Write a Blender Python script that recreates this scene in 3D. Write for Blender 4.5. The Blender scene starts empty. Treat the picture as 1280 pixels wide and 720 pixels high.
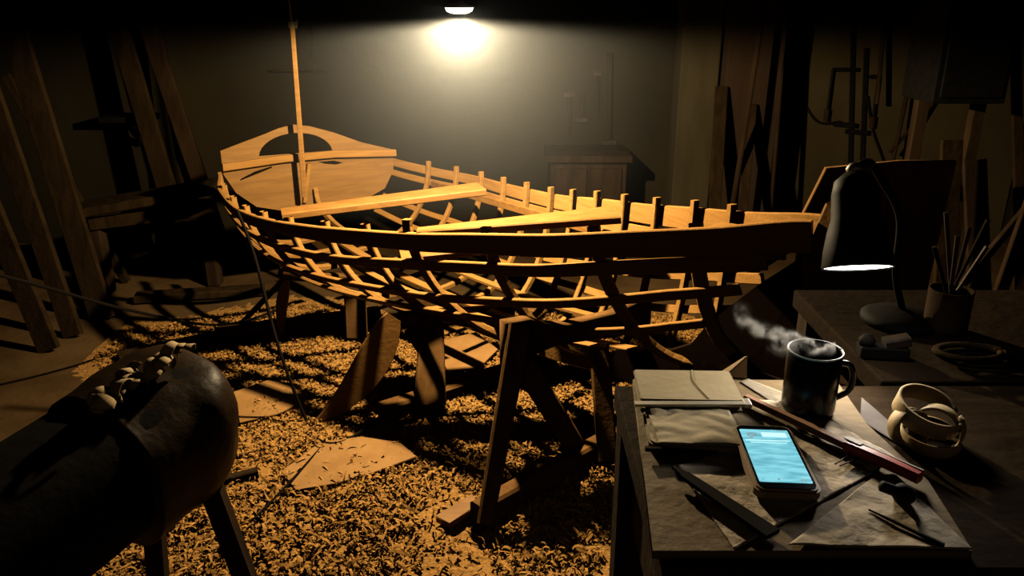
import bpy, bmesh, math, random
import numpy as np
from mathutils import Vector, Matrix, noise
random.seed(7); rng = np.random.default_rng(7)
C = bpy.context.scene.collection
V = Vector
R = math.radians

# ------------------------------------------------------------------ camera
CAM_H = 1.6
cam_d = bpy.data.cameras.new('camera'); cam = bpy.data.objects.new('camera', cam_d); C.objects.link(cam)
cam.location = (0, 0, CAM_H); cam.rotation_euler = (R(70), 0, 0)
cam_d.sensor_width = 36; cam_d.lens = 36*1000/1280; cam_d.clip_start = .05
bpy.context.scene.camera = cam

TH = R(20)
def P(u, v, z=None, y=None):
    a = (u-640)/1000; b = (360-v)/1000
    dy = math.cos(TH)+b*math.sin(TH); dz = b*math.cos(TH)-math.sin(TH)
    t = (z-CAM_H)/dz if z is not None else y/dy
    return V((a*t, dy*t, CAM_H+dz*t))

# ------------------------------------------------------------------ materials
def mat(name, col, rough=.7, col2=None, scale=(8, 8, 8), detail=5, bump=0, bscale=60, metal=0, spec=.4, wood=False, trans=0, lo=.35, hi=.65):
    m = bpy.data.materials.new(name); m.use_nodes = True
    n = m.node_tree.nodes; l = m.node_tree.links
    b = n['Principled BSDF']
    b.inputs['Roughness'].default_value = rough; b.inputs['Metallic'].default_value = metal
    b.inputs['Specular IOR Level'].default_value = spec
    b.inputs['Base Color'].default_value = (*col, 1)
    tc = n.new('ShaderNodeTexCoord'); mp = n.new('ShaderNodeMapping'); mp.inputs['Scale'].default_value = scale
    l.new(tc.outputs['Object'], mp.inputs['Vector'])
    if col2:
        tx = n.new('ShaderNodeTexNoise'); tx.inputs['Scale'].default_value = 1; tx.inputs['Detail'].default_value = detail
        if wood: tx.inputs['Distortion'].default_value = .6
        l.new(mp.outputs[0], tx.inputs['Vector'])
        r = n.new('ShaderNodeValToRGB'); r.color_ramp.elements[0].position = lo; r.color_ramp.elements[1].position = hi
        r.color_ramp.elements[0].color = (*col, 1); r.color_ramp.elements[1].color = (*col2, 1)
        l.new(tx.outputs['Fac'], r.inputs['Fac']); l.new(r.outputs['Color'], b.inputs['Base Color'])
    if bump:
        t2 = n.new('ShaderNodeTexNoise'); t2.inputs['Scale'].default_value = bscale; t2.inputs['Detail'].default_value = 4
        l.new(tc.outputs['Object'], t2.inputs['Vector'])
        bp = n.new('ShaderNodeBump'); bp.inputs['Strength'].default_value = bump; bp.inputs['Distance'].default_value = .01
        l.new(t2.outputs['Fac'], bp.inputs['Height']); l.new(bp.outputs[0], b.inputs['Normal'])
    if trans:
        b.inputs['Transmission Weight'].default_value = trans
    return m
def emit(name, col, s):
    m = bpy.data.materials.new(name); m.use_nodes = True; n = m.node_tree.nodes
    b = n['Principled BSDF']; b.inputs['Base Color'].default_value = (.8, .8, .8, 1)
    b.inputs['Emission Color'].default_value = (*col, 1); b.inputs['Emission Strength'].default_value = s
    return m

M = {}
M['boat'] = mat('boat_wood', (.46, .22, .052), .5, (.57, .285, .08), (5, 5, 60), 4, .15, 90, wood=True, spec=.04)
M['boat_x'] = mat('plank_wood', (.33, .15, .034), .5, (.45, .215, .055), (8, 30, 60), 4, .1, 80, wood=True, spec=.2)
M['transom'] = mat('transom_plywood', (.30, .145, .035), .6, (.40, .20, .05), (4, 4, 40), 4, .1, 60, wood=True)
M['trestle'] = mat('trestle_timber', (.17, .08, .024), .85, (.28, .14, .045), (20, 20, 5), 5, .15, 50, wood=True, spec=0.06)
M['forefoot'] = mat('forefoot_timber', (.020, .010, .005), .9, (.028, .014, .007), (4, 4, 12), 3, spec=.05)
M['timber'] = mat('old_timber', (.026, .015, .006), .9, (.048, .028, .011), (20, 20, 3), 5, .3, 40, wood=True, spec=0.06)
M['darktimber'] = mat('dark_timber', (.032, .018, .009), .9, (.058, .034, .017), (15, 15, 3), 5, .12, 60, wood=True, spec=0.06)
M['chips'] = mat('wood_chips', (.40, .18, .04), .8, (.80, .41, .10), (70, 70, 70), 2, 0, lo=.3, hi=.7, spec=0.15)
M['chipbed'] = mat('chip_bed', (.38, .18, .045), .9, (.68, .36, .10), (90, 90, 90), 6, .9, 110, lo=.35, hi=.65, spec=0.1)
M['floor'] = mat('earth_floor', (.09, .05, .02), .9, (.17, .10, .04), (3, 3, 3), 8, .5, 25, spec=0.06)
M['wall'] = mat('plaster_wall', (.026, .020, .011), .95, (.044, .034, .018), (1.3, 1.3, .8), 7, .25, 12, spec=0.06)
M['ceil'] = mat('ceiling_boards', (.06, .045, .03), .9, (.09, .07, .045), (2, 12, 2), 5)
M['black'] = mat('black_iron', (.004, .0035, .003), .75, (.009, .007, .006), (30, 30, 30), 3, spec=.15)
M['iron'] = mat('rusty_iron', (.03, .022, .016), .6, (.07, .045, .028), (30, 30, 30), 4, metal=.4)
M['steel'] = mat('steel', (.55, .50, .38), .5, (.6, .58, .52), (40, 40, 40), 3, metal=.9)
M['leather'] = mat('dark_leather', (.014, .0075, .003), .45, (.028, .015, .006), (9, 9, 9), 5, .25, 35, spec=0.08)
M['blackleather'] = mat('black_upholstery', (.004, .003, .0025), .85, (.007, .005, .004), (12, 12, 12), 4, .2, 40, spec=0.06)
M['cord'] = mat('black_cord', (.010, .007, .005), .9, spec=.1)
M['string'] = mat('string', (.38, .30, .2), .8)
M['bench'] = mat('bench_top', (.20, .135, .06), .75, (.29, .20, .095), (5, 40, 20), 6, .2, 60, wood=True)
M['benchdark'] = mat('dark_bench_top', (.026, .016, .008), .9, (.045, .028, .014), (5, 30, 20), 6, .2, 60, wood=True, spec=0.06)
M['bench_side'] = mat('bench_frame', (.045, .03, .02), .8, (.08, .055, .035), (20, 20, 4), 4, .2, 40, spec=0.06)
M['sidetable'] = mat('side_table_top', (.020, .012, .006), .9, (.034, .020, .010), (14, 5, 10), 6, .3, 40, wood=True, spec=0.06)
M['notebook'] = mat('tan_cover', (.46, .37, .22), .7, (.54, .44, .27), (10, 10, 10), 5, .12, 70)
M['pages'] = mat('notebook_pages', (.30, .25, .16), .8, (.45, .38, .26), (5, 5, 500), 2)
M['paper'] = mat('crumpled_paper', (.74, .60, .44), .8, (.84, .71, .54), (14, 14, 14), 5, .5, 35)
M['paper2'] = mat('grey_paper', (.46, .38, .27), .8, (.54, .45, .33), (12, 12, 12), 5, .5, 30)
M['lavender'] = mat('blue_grey_card', (.12, .10, .09), .8, (.16, .135, .12), (12, 12, 12), 4, .2, 30)
M['case'] = mat('phone_case', (.55, .40, .27), .45)
M['glass'] = mat('phone_glass', (.006, .01, .02), .12, spec=.6)
M['mug'] = mat('black_enamel', (.003, .0038, .0034), .24, spec=.22)
M['rim'] = mat('white_enamel_rim', (.85, .86, .84), .3)
M['coffee'] = mat('coffee', (.02, .01, .005), .1)
M['red'] = mat('red_paint', (.62, .075, .05), .4, (.7, .10, .07), (20, 20, 20), 3)
M['pinkwood'] = mat('worn_red_wood', (.60, .32, .22), .6, (.70, .40, .28), (25, 25, 25), 4)
M['cream'] = mat('cream_label', (.65, .58, .44), .5)
M['curl'] = mat('shaving_curl', (.62, .44, .21), .6, (.75, .56, .3), (30, 30, 30), 3, .1, 60)
M['bulb'] = emit('bulb_glow', (1, .86, .6), 26)
M['ledlamp'] = emit('lamp_disc_glow', (1, .95, .86), 9)
M['shade'] = mat('shade_enamel', (.007, .008, .007), .6, (.012, .013, .011), (20, 20, 20), 3, spec=.15)

def screen_mat():
    m = bpy.data.materials.new('phone_screen'); m.use_nodes = True; n = m.node_tree.nodes; l = m.node_tree.links
    b = n['Principled BSDF']; b.inputs['Base Color'].default_value = (.02, .02, .02, 1); b.inputs['Roughness'].default_value = .2
    tc = n.new('ShaderNodeTexCoord'); mp = n.new('ShaderNodeMapping'); mp.inputs['Scale'].default_value = (25, 110, 1)
    l.new(tc.outputs['Object'], mp.inputs[0])
    t = n.new('ShaderNodeTexNoise'); t.inputs['Scale'].default_value = 1; t.inputs['Detail'].default_value = 2; l.new(mp.outputs[0], t.inputs[0])
    r = n.new('ShaderNodeValToRGB'); r.color_ramp.elements[0].position = .35; r.color_ramp.elements[1].position = .6
    r.color_ramp.elements[0].color = (.13, .47, .58, 1); r.color_ramp.elements[1].color = (.26, .72, .83, 1)
    l.new(t.outputs['Fac'], r.inputs[0]); l.new(r.outputs[0], b.inputs['Emission Color']); b.inputs['Emission Strength'].default_value = 1.0
    return m
M['screen'] = screen_mat()
M['screen_mark'] = emit('screen_mark', (.10, .22, .27), .9)
M['screen_light'] = emit('screen_light', (.50, .90, .95), 1.0)

# ------------------------------------------------------------------ builders
def link(o, parent):
    C.objects.link(o)
    if parent: o.parent = parent
def rootloc(p):
    while p.parent: p = p.parent
    return p.location.copy()
def obj(name, bm, m, parent=None, smooth=False, label=None):
    me = bpy.data.meshes.new(name)
    bmesh.ops.recalc_face_normals(bm, faces=bm.faces)
    bm.to_mesh(me); bm.free()
    return finish(name, me, m, parent, smooth, label)
def finish(name, me, m, parent, smooth, label):
    o = bpy.data.objects.new(name, me)
    me.materials.append(M[m] if isinstance(m, str) else m)
    if smooth:
        for p in me.polygons: p.use_smooth = True
    if parent: off = rootloc(parent)
    else:
        co = np.empty(len(me.vertices)*3); me.vertices.foreach_get('co', co); co = co.reshape(-1, 3)
        mn, mx = co.min(0), co.max(0); off = V(((mn[0]+mx[0])/2, (mn[1]+mx[1])/2, mn[2])); o.location = off
    me.transform(Matrix.Translation(-off))
    link(o, parent)
    if label: o['label'] = label
    return o
def tag(o, label, cat, group=None, kind=None):
    o['label'] = label; o['category'] = cat
    if group: o['group'] = group
    if kind: o['kind'] = kind
    return o
def thing(name, loc, label, cat, group=None):
    o = bpy.data.objects.new(name, None); C.objects.link(o); o.location = loc; o.empty_display_size = .05
    return tag(o, label, cat, group)
def struct(name, bm, m, label=None):
    o = obj(name, bm, m); o['kind'] = 'structure'
    if label: o['label'] = label
    return o
def B(): return bmesh.new()
def box(bm, c, s, rot=None, bev=0):
    r = bmesh.ops.create_cube(bm, size=1)
    mtx = Matrix.Translation(c) @ (rot.to_4x4() if rot else Matrix.Identity(4)) @ Matrix.Diagonal((*s, 1))
    bmesh.ops.transform(bm, matrix=mtx, verts=r['verts'])
    if bev:
        es = {e for v in r['verts'] for e in v.link_edges}
        bmesh.ops.bevel(bm, geom=list(es), offset=bev, segments=2, affect='EDGES', profile=.5)
    return bm
def sweep(bm, pts, us, ws, hu, hw):
    """rectangular section swept on pts; us/ws = unit axes per point, hu/hw = full sizes per point"""
    n = len(pts); rings = []
    for i in range(n):
        p, u, w = pts[i], us[i], ws[i]
        a = hu[i]/2 if hasattr(hu, '__len__') else hu/2; b = hw[i]/2 if hasattr(hw, '__len__') else hw/2
        c = min(a, b)*.3
        ring = []
        for (x, y) in ((a, b-c), (a-c, b), (-a+c, b), (-a, b-c), (-a, -b+c), (-a+c, -b), (a-c, -b), (a, -b+c)):
            ring.append(bm.verts.new(p+u*x+w*y))
        rings.append(ring)
    for i in range(n-1):
        for k in range(8):
            bm.faces.new((rings[i][k], rings[i][(k+1) % 8], rings[i+1][(k+1) % 8], rings[i+1][k]))
    bm.faces.new(rings[0]); bm.faces.new(rings[-1][::-1])
    return bm
def beam(bm, a, b, w, h, up=(0, 0, 1), n=2, bow=0, jit=0, w2=None):
    """bar from a to b, w across, h along 'up'"""
    a = V(a); b = V(b); t = (b-a).normalized(); up = V(up)
    if abs(t.dot(up.normalized())) > .98: up = V((0, 1, 0))
    u = t.cross(up).normalized(); hh = u.cross(t).normalized()
    w2 = w if w2 is None else w2
    pts = []; ww = []
    for i in range(n):
        f = i/(n-1); pts.append(a.lerp(b, f)+hh*bow*math.sin(f*math.pi)+V((random.uniform(-jit, jit), random.uniform(-jit, jit), 0)))
        ww.append(w+(w2-w)*f)
    return sweep(bm, pts, [u]*n, [hh]*n, ww, h)
def smoothpts(pts, n):
    pts = [V(p) for p in pts]; out = []
    m = len(pts)-1
    for i in range(n):
        f = i/(n-1)*m; k = min(int(f), m-1); t = f-k
        p0 = pts[max(k-1, 0)]; p1 = pts[k]; p2 = pts[k+1]; p3 = pts[min(k+2, m)]
        out.append(.5*((2*p1)+(-p0+p2)*t+(2*p0-5*p1+4*p2-p3)*t*t+(-p0+3*p1-3*p2+p3)*t**3))
    return out
def tube(bm, pts, r, seg=8, n=None):
    if n: pts = smoothpts(pts, n)
    pts = [V(p) for p in pts]; N = len(pts); rings = []
    ref = V((0, 0, 1))
    for i, p in enumerate(pts):
        t = (pts[min(i+1, N-1)]-pts[max(i-1, 0)]).normalized()
        u = t.cross(ref)
        if u.length < .1: u = t.cross(V((0, 1, 0)))
        u.normalize(); w = u.cross(t).normalized(); ref = w
        rr = r[i] if hasattr(r, '__len__') else r
        rings.append([bm.verts.new(p+u*rr*math.cos(k*2*math.pi/seg)+w*rr*math.sin(k*2*math.pi/seg)) for k in range(seg)])
    for i in range(N-1):
        for k in range(seg):
            bm.faces.new((rings[i][k], rings[i][(k+1) % seg], rings[i+1][(k+1) % seg], rings[i+1][k]))
    bm.faces.new(rings[0]); bm.faces.new(rings[-1][::-1])
    return bm
def lathe(bm, prof, c=(0, 0, 0), seg=40, rot=None):
    rings = []; rot = rot or Matrix.Identity(3); c = V(c)
    for (r, z) in prof:
        if r < 1e-5: rings.append([bm.verts.new(c+rot @ V((0, 0, z)))])
        else: rings.append([bm.verts.new(c+rot @ V((r*math.cos(k*2*math.pi/seg), r*math.sin(k*2*math.pi/seg), z))) for k in range(seg)])
    for a, b in zip(rings, rings[1:]):
        for k in range(seg):
            k2 = (k+1) % seg
            if len(a) == 1 and len(b) == 1: continue
            if len(a) == 1: bm.faces.new((a[0], b[k], b[k2]))
            elif len(b) == 1: bm.faces.new((a[k], a[k2], b[0]))
            else: bm.faces.new((a[k], a[k2], b[k2], b[k]))
    return bm
def plate(polys, th, mtx):
    """flat board with holes: polys in local XY (first = outline), thickness th, placed by mtx"""
    cu = bpy.data.curves.new('tmp', 'CURVE'); cu.dimensions = '2D'; cu.fill_mode = 'BOTH'; cu.extrude = th/2
    for poly in polys:
        sp = cu.splines.new('POLY'); sp.points.add(len(poly)-1); sp.use_cyclic_u = True
        for q, (x, y) in zip(sp.points, poly): q.co = (x, y, 0, 1)
    o = bpy.data.objects.new('tmp', cu); C.objects.link(o)
    me = bpy.data.meshes.new_from_object(o); bm = B(); bm.from_mesh(me)
    bpy.data.objects.remove(o); bpy.data.meshes.remove(me); bpy.data.curves.remove(cu)
    bmesh.ops.remove_doubles(bm, verts=bm.verts, dist=1e-5)
    bmesh.ops.transform(bm, matrix=mtx, verts=bm.verts)
    return bm
def rotz(a): return Matrix.Rotation(a, 3, 'Z')
def sheet(bm, quad, nx, ny, amp, z0, seed=0, fr=18, ragged=0):
    """crumpled sheet from 4 corners (xy), with a little thickness"""
    A, Bq, Cq, D = [V((*q, z0)) for q in quad]; top = []; bot = []
    for j in range(ny+1):
        for i in range(nx+1):
            f, g = i/nx, j/ny
            p = A.lerp(Bq, f).lerp(D.lerp(Cq, f), g)
            e = 1 if (i in (0, nx) or j in (0, ny)) else 0
            nz = noise.noise(V((p.x*fr, p.y*fr, seed)))
            if e and ragged: p = p+V((noise.noise(V((p.x*60, p.y*60, seed+3)))*ragged, noise.noise(V((p.x*60, p.y*60, seed+9)))*ragged, 0))
            h = (abs(nz)*1.3)*amp+.0006
            top.append(bm.verts.new(p+V((0, 0, h+.0006)))); bot.append(bm.verts.new(p+V((0, 0, h*.9))))
    W = nx+1
    for j in range(ny):
        for i in range(nx):
            a = j*W+i; bm.faces.new((top[a], top[a+1], top[a+W+1], top[a+W])); bm.faces.new((bot[a], bot[a+W], bot[a+W+1], bot[a+1]))
    rimi = [i for i in range(nx)]+[j*W+nx for j in range(ny)]+[ny*W+i for i in range(nx, 0, -1)]+[j*W for j in range(ny, 0, -1)]
    for k in range(len(rimi)):
        a, b = rimi[k], rimi[(k+1) % len(rimi)]
        bm.faces.new((top[a], bot[a], bot[b], top[b]))
    return bm

# ------------------------------------------------------------------ room
X0, X1, Y0, Y1, ZC = -3.6, 3.4, -1.2, 5.3, 2.7
struct('floor', box(B(), ((X0+X1)/2, (Y0+Y1)/2, -.05), (X1-X0+.4, Y1-Y0+.4, .1)), 'floor')
struct('ceiling', box(B(), ((X0+X1)/2, (Y0+Y1)/2, ZC+.05), (X1-X0+.4, Y1-Y0+.4, .1)), 'ceil')
struct('wall_back', box(B(), ((X0+X1)/2, Y1+.05, ZC/2), (X1-X0+.4, .1, ZC)), 'wall')
struct('wall_left', box(B(), (X0-.05, (Y0+Y1)/2, ZC/2), (.1, Y1-Y0, ZC)), 'wall')
struct('wall_right', box(B(), (X1+.05, (Y0+Y1)/2, ZC/2), (.1, Y1-Y0, ZC)), 'wall')
bm = B()
box(bm, (1.16, 5.2, ZC/2), (.24, .2, ZC-.01), bev=.008)
struct('trim_1', bm, mat('pale_post', (.060, .046, .020), .95, (.085, .065, .03), (10, 10, 2), 5, .2, 30))
bm = B(); box(bm, (1.47, 5.15, ZC/2), (.34, .3, ZC-.01), bev=.008)
struct('trim_2', bm, mat('brown_post', (.035, .018, .008), .95, (.050, .027, .012), (10, 10, 2), 5, .2, 30))

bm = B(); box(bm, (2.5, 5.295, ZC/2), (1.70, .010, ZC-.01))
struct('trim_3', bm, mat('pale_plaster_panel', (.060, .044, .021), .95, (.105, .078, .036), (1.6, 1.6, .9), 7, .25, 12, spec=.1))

# ------------------------------------------------------------------ the boat
S0 = V((-1.0, 4.05, 0)); B0 = V((.87, 2.2, 0)); AX = (B0-S0); LEN = AX.length; D = AX.normalized()
NS = V((D.y, -D.x, 0))                       # towards the near side
def lut(x, tab):
    xs = [t[0] for t in tab]; ys = [t[1] for t in tab]
    if x <= xs[0]: return ys[0]
    for i in range(len(xs)-1):
        if x <= xs[i+1]:
            t = (x-xs[i])/(xs[i+1]-xs[i])
            p0 = ys[max(i-1, 0)]; p1 = ys[i]; p2 = ys[i+1]; p3 = ys[min(i+2, len(ys)-1)]
            return .5*((2*p1)+(-p0+p2)*t+(2*p0-5*p1+4*p2-p3)*t*t+(-p0+3*p1-3*p2+p3)*t**3)
    return ys[-1]
BN = [(-.07, .42), (0, .515), (.1, .575), (.2, .58), (.3, .53), (.4, .46), (.5, .39), (.6, .33), (.7, .26), (.8, .18), (.9, .095), (1, .022)]
BF = [(-.07, .44), (0, .48), (.1, .56), (.2, .58), (.3, .53), (.4, .46), (.5, .39), (.6, .33), (.7, .26), (.8, .18), (.9, .095), (1, .022)]
ZS = [(-.07, .81), (0, .775), (.1, .745), (.2, .745), (.3, .755), (.4, .775), (.5, .80), (.6, .84), (.7, .875), (.8, .92), (.9, .96), (1, 1.0)]
ZK = [(-.07, .45), (0, .40), (.2, .325), (.4, .30), (.6, .31), (.7, .335), (.8, .38), (.9, .47), (1, .64)]
def hull(s, w, side):
    """w 0 = sheer, 1 = keel; side +1 near, -1 far"""
    b = lut(s, BN if side > 0 else BF); zs = lut(s, ZS); zk = lut(s, ZK)
    ph = w*math.pi/2
    full = .62+.55*max(0, s-.3)
    y = b*max(math.cos(ph), 0)**full; z = zs-(zs-zk)*math.sin(ph)**(1.15)
    return S0+AX*s+NS*side*y+V((0, 0, z))
def frame(s, w, side):
    e = .004
    p = hull(s, w, side)
    ts = (hull(min(s+e, 1), w, side)-hull(s-e, w, side)).normalized()
    tw = (hull(s, min(w+e, .995), side)-hull(s, max(w-e, 0), side)).normalized()
    nn = ts.cross(tw).normalized()
    if nn.dot(NS*side+V((0, 0, -.3))) < 0: nn = -nn
    tw = nn.cross(ts).normalized()
    return p, ts, tw, nn
boat = thing('rowing_boat', (-.06, 3.1, .36), 'unfinished wooden rowing boat skeleton of ribs and stringers propped on trestles', 'boat')
def hull_line(side, w, s0, s1, hgt, th, n=40, out=.0):
    pts = []; us = []; ws = []; hs = []
    for i in range(n):
        s = s0+(s1-s0)*i/(n-1); p, ts, tw, nn = frame(s, w(s) if callable(w) else w, side)
        pts.append(p+nn*out); us.append(nn); ws.append(tw); hs.append(hgt(s) if callable(hgt) else hgt)
    return sweep(B(), pts, us, ws, th, hs)
def wdrop(s, tab):
    d = lut(s, tab); Dp = lut(s, ZS)-lut(s, ZK)
    return math.asin(min(.995, d/Dp)**(1/1.15))*2/math.pi
def rib(side, s, width, depth, w0=-.0, poke=.03):
    pts = []; us = []; ws = []
    for i in range(18):
        w = i/17*.985
        rake = (.13*w**1.6*min(1, max(0, (s-.15)/.3)) if side > 0 else 0)*(1 if s < .8 else .5)
        p, ts, tw, nn = frame(s+rake, max(w, .001), side)
        if i == 0:
            pts.append(p+V((0, 0, poke))-nn*depth/2); us.append(nn); ws.append(ts)
        pts.append(p-nn*depth/2); us.append(nn); ws.append(ts)
    return sweep(B(), pts, us, ws, depth, width)
gh = lambda s: .046+.05*max(0, s)
for side, s0, nm in ((1, -.07, 'near'), (-1, -.005, 'far')):
    o = obj('gunwale', hull_line(side, .09 if side > 0 else .075, s0, 1.0, gh if side > 0 else (lambda s: .040+.05*max(0, s)), .02, 60, .010), 'boat', boat)
    # narrow cap on the sheer
    T2 = [(-.07, .10), (.13, .125), (.33, .155), (.5, .145), (.65, .15), (.76, .14), (.85, .13), (1, .115)]
    if side < 0: T2 = [(-.07, .085), (.5, .10), (.8, .12), (1, .11)]
    T3 = [(-.07, .20), (.13, .24), (.33, .27), (.5, .285), (.65, .28), (.76, .26), (.85, .23), (1, .19)]
    T4 = [(-.07, .27), (.13, .31), (.33, .345), (.5, .36), (.65, .38), (.76, .38), (.85, .345), (1, .27)]
    for tb, s1, h, th in ((T2, .955, lambda s: .032+.02*s, .016), (T3, .93, lambda s: .028+.008*s, .016), (T4, .89, .03, .014)):
        w = lambda s, tb=tb: wdrop(s, tb)
        obj('stringer', hull_line(side, w, s0+.0, s1, h, th, 50, .008), 'boat', boat)
for i, s in enumerate([.0, .065, .125, .185, .25, .325, .40, .475, .605, .755, .875]):
    obj('rib', rib(1, s, .026+.022*s, .025, poke=.028 if .45 < s < .5 else -.03), 'boat', boat)
for i, s in enumerate([.09, .165, .245, .325, .405, .48, .54, .60, .665, .735, .81, .875]):
    obj('rib', rib(-1, s, .021+.005*s, .024, poke=.024), 'boat', boat)
# keel, keelson and bottom boards
pts = []; us = []; ws = []
for i in range(30):
    s = -.03+i/29*.95; p = S0+AX*s+V((0, 0, lut(s, ZK)-.03)); pts.append(p); us.append(NS); ws.append(V((0, 0, 1)))
obj('keel', sweep(B(), pts, us, ws, .035, .075), 'boat', boat)
obj('keelson', sweep(B(), [p+V((0, 0, .075)) for p in pts[1:-3]], us[1:-3], ws[1:-3], .045, .018), 'boat', boat)
for off in (-.16, .16):
    q = []
    for i in range(24):
        s = .14+i/23*(.62 if abs(off) < .2 else .42)
        side = 1 if off > 0 else -1
        q.append(S0+AX*s+NS*off*(1.05-.5*abs(s-.3))+V((0, 0, lut(s, ZK)+.075+.10*abs(off))))
    obj('bottom_board', sweep(B(), q, [NS]*24, [V((0, 0, 1))]*24, .035, .014), 'boat', boat)
# stem
st = [(-.01, .985, .47), (0, .97, .60), (0, .995, .75), (0, 1.01, .9), (0, 1.022, 1.035)]
pp = smoothpts([S0+AX*a+V((0, 0, z)) for _, a, z in [(0, .86, .40), (0, .93, .445), (0, .975, .56), (0, 1.0, .74), (0, 1.015, .90), (0, 1.03, 1.045)]], 26)
us = []; 
for i in range(26):
    t = (pp[min(i+1, 25)]-pp[max(i-1, 0)]).normalized(); us.append(NS.cross(t).normalized())
obj('stem', sweep(B(), pp, us, [NS]*26, .12, .05), 'trestle', boat, label='dark brown stem timber at the bow')
# broad forefoot timber below the bow, on the centre plane
def Pc(u, v):
    o = V((0, 0, CAM_H)); d = P(u, v, y=1.0)-o; k = (S0-o).dot(NS)/d.dot(NS); return o+d*k
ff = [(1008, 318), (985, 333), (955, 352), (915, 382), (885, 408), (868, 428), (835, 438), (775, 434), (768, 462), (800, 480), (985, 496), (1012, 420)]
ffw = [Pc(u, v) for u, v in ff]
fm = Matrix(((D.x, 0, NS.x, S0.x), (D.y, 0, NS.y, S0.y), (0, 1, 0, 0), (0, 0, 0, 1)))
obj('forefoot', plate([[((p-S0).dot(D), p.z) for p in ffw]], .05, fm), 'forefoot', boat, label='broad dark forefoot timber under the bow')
# breasthook block at the bow
obj('breasthook', plate([[(-.32, -.0), (-.32, .10), (0, .03), (.0, -.03), (-.32, -.10), (-.28, 0)]], .03,
    Matrix.Translation(S0+AX*.985+V((0, 0, .925))) @ Matrix.Rotation(math.atan2(D.y, D.x), 4, 'Z') @ Matrix.Rotation(R(-5), 4, 'Y')), 'boat', boat)
# transom
TA = V((-1.425, 3.90, 0)); TB = V((-.635, 4.275, 0)); te = (TB-TA).normalized(); tw_ = (TB-TA).length
tz = V((0, 0, 1)); tn = te.cross(tz)
tm = Matrix((( te.x, tz.x, tn.x, TA.x), (te.y, tz.y, tn.y, TA.y), (te.z, tz.z, tn.z, 0), (0, 0, 0, 1)))
W = tw_
def arc(cx, cy, rx, ry, a0, a1, n=16): return [(cx+rx*math.cos(R(a0+(a1-a0)*i/n)), cy+ry*math.sin(R(a0+(a1-a0)*i/n))) for i in range(n+1)]
topc = [(.0, .895), (.10, .925), (.20, .955), (.29, .985), (.36, .998), (.44, .985), (.56, .945), (.70, .885), (W-.01, .835), (W, .825)]
outer = topc+[(W-.01, .72), (W-.06, .63), (W-.16, .585), (.42, .565), (.25, .57), (.14, .60), (.05, .68), (.0, .78)]
hole = arc(.362, .845, .185, .112, 4, 176)
slit1 = [(.07, .735), (.16, .765), (.235, .79), (.235, .80), (.15, .78), (.08, .75)]
slit2 = [(.465, .802), (.55, .802), (.60, .785), (.56, .778), (.50, .788)]
tr = obj('transom', plate([outer, hole, slit1, slit2], .022, tm), 'transom', boat)
obj('transom_rail', sweep(B(), [tm @ V((x, z, .024)) for x, z in ((.0, .815), (.3, .835), (.55, .838), (W+.005, .818))], [te.cross(tz)]*4, [tz]*4, .024, .036), 'boat', boat)
obj('transom_rail', sweep(B(), [tm @ V((x, z, .02)) for x, z in ((.38, .60), (.40, .70), (.42, .80))], [te.cross(tz)]*3, [te]*3, .018, .02), 'boat', boat)
# curved stern knee rising to the transom
obj('stern_knee', sweep(B(), smoothpts([tm @ V((.44, .66, .03)), tm @ V((.45, .58, .05)), tm @ V((.50, .50, .14)), tm @ V((.55, .47, .30))], 12), [te]*12, [tz]*12, .022, .03), 'boat', boat)
# thwarts
def board_part(name, a, b, w, h, par, w2=None, n=8, bow=0, m='boat_x'):
    return obj(name, beam(B(), a, b, w, h, n=n, bow=bow, w2=w2), m, par)
def on(s, off, z): return S0+AX*s+NS*off+V((0, 0, z))
a1 = P(352, 268, z=.745); b1 = P(602, 236, z=.79)
board_part('thwart', a1, b1, .10, .03, boat, w2=.15)
a2 = P(522, 291, z=.775); b2 = P(772, 268, z=.84)
board_part('thwart', a2, b2, .06, .028, boat, w2=.17)
a3 = P(500, 318, z=.64); b3 = P(700, 300, z=.66)
board_part('thwart', a3, b3, .17, .025, boat, w2=.12)
board_part('riser', on(.12, -.50, .665), on(.62, -.30, .70), .016, .035, boat)

# batten standing in the stern, tied to a string
bt = P(365, 27, y=3.95); bb = P(381, 246, y=3.98)
bat = thing('batten', bb, 'slender upright wooden batten in the stern, its top tied to a string', 'batten')
obj('strip', beam(B(), bb, bt, .026, .016, up=(0, 1, 0), n=6, w2=.019), 'boat', bat)
bm = B(); tube(bm, [bt+V((0, 0, -.01)), bt+V((-.004, 0, .05)), bt+V((-.01, 0, .3)), V((bt.x-.02, bt.y, ZC))], .0045, 6, 10)
obj('string', bm, 'string', bat)
bm = B()
for k in range(3): tube(bm, [bt+V((.018*math.cos(a*.785), .012*math.sin(a*.785), -.006-.009*k)) for a in range(9)], .004, 6)
tube(bm, [bt+V((.01, -.01, -.01)), bt+V((.03, -.01, .01)), bt+V((.02, -.01, -.03))], .003, 5)
obj('knot', bm, 'string', bat)

# ------------------------------------------------------------------ trestles and props
F = .012
t1 = thing('trestle', (.1, 2.45, 0), 'dark timber trestle nearest the workbench with splayed leg and diagonal brace', 'trestle', 'trestles under the boat')
f1 = P(596, 662, z=F); f2 = P(800, 545, z=F)
obj('sole_plate', beam(B(), f1+V((0, 0, .048)), f2+V((0, 0, .048)), .06, .096, n=4), 'trestle', t1)
apex = P(650, 408, y=2.42)
obj('leg', beam(B(), P(606, 655, z=.06), apex, .05, .045, up=(0, 1, 0), w2=.075), 'trestle', t1)
obj('leg', beam(B(), P(760, 575, z=.06), P(748, 430, y=2.62), .07, .045, up=(0, 1, 0)), 'trestle', t1)
obj('brace', beam(B(), P(652, 452, y=2.43), P(724, 566, z=.06), .075, .035, up=(0, 1, 0)), 'trestle', t1)
bm = B()
ca = P(640, 400, y=2.45); cb = P(800, 405, y=2.66)
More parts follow.
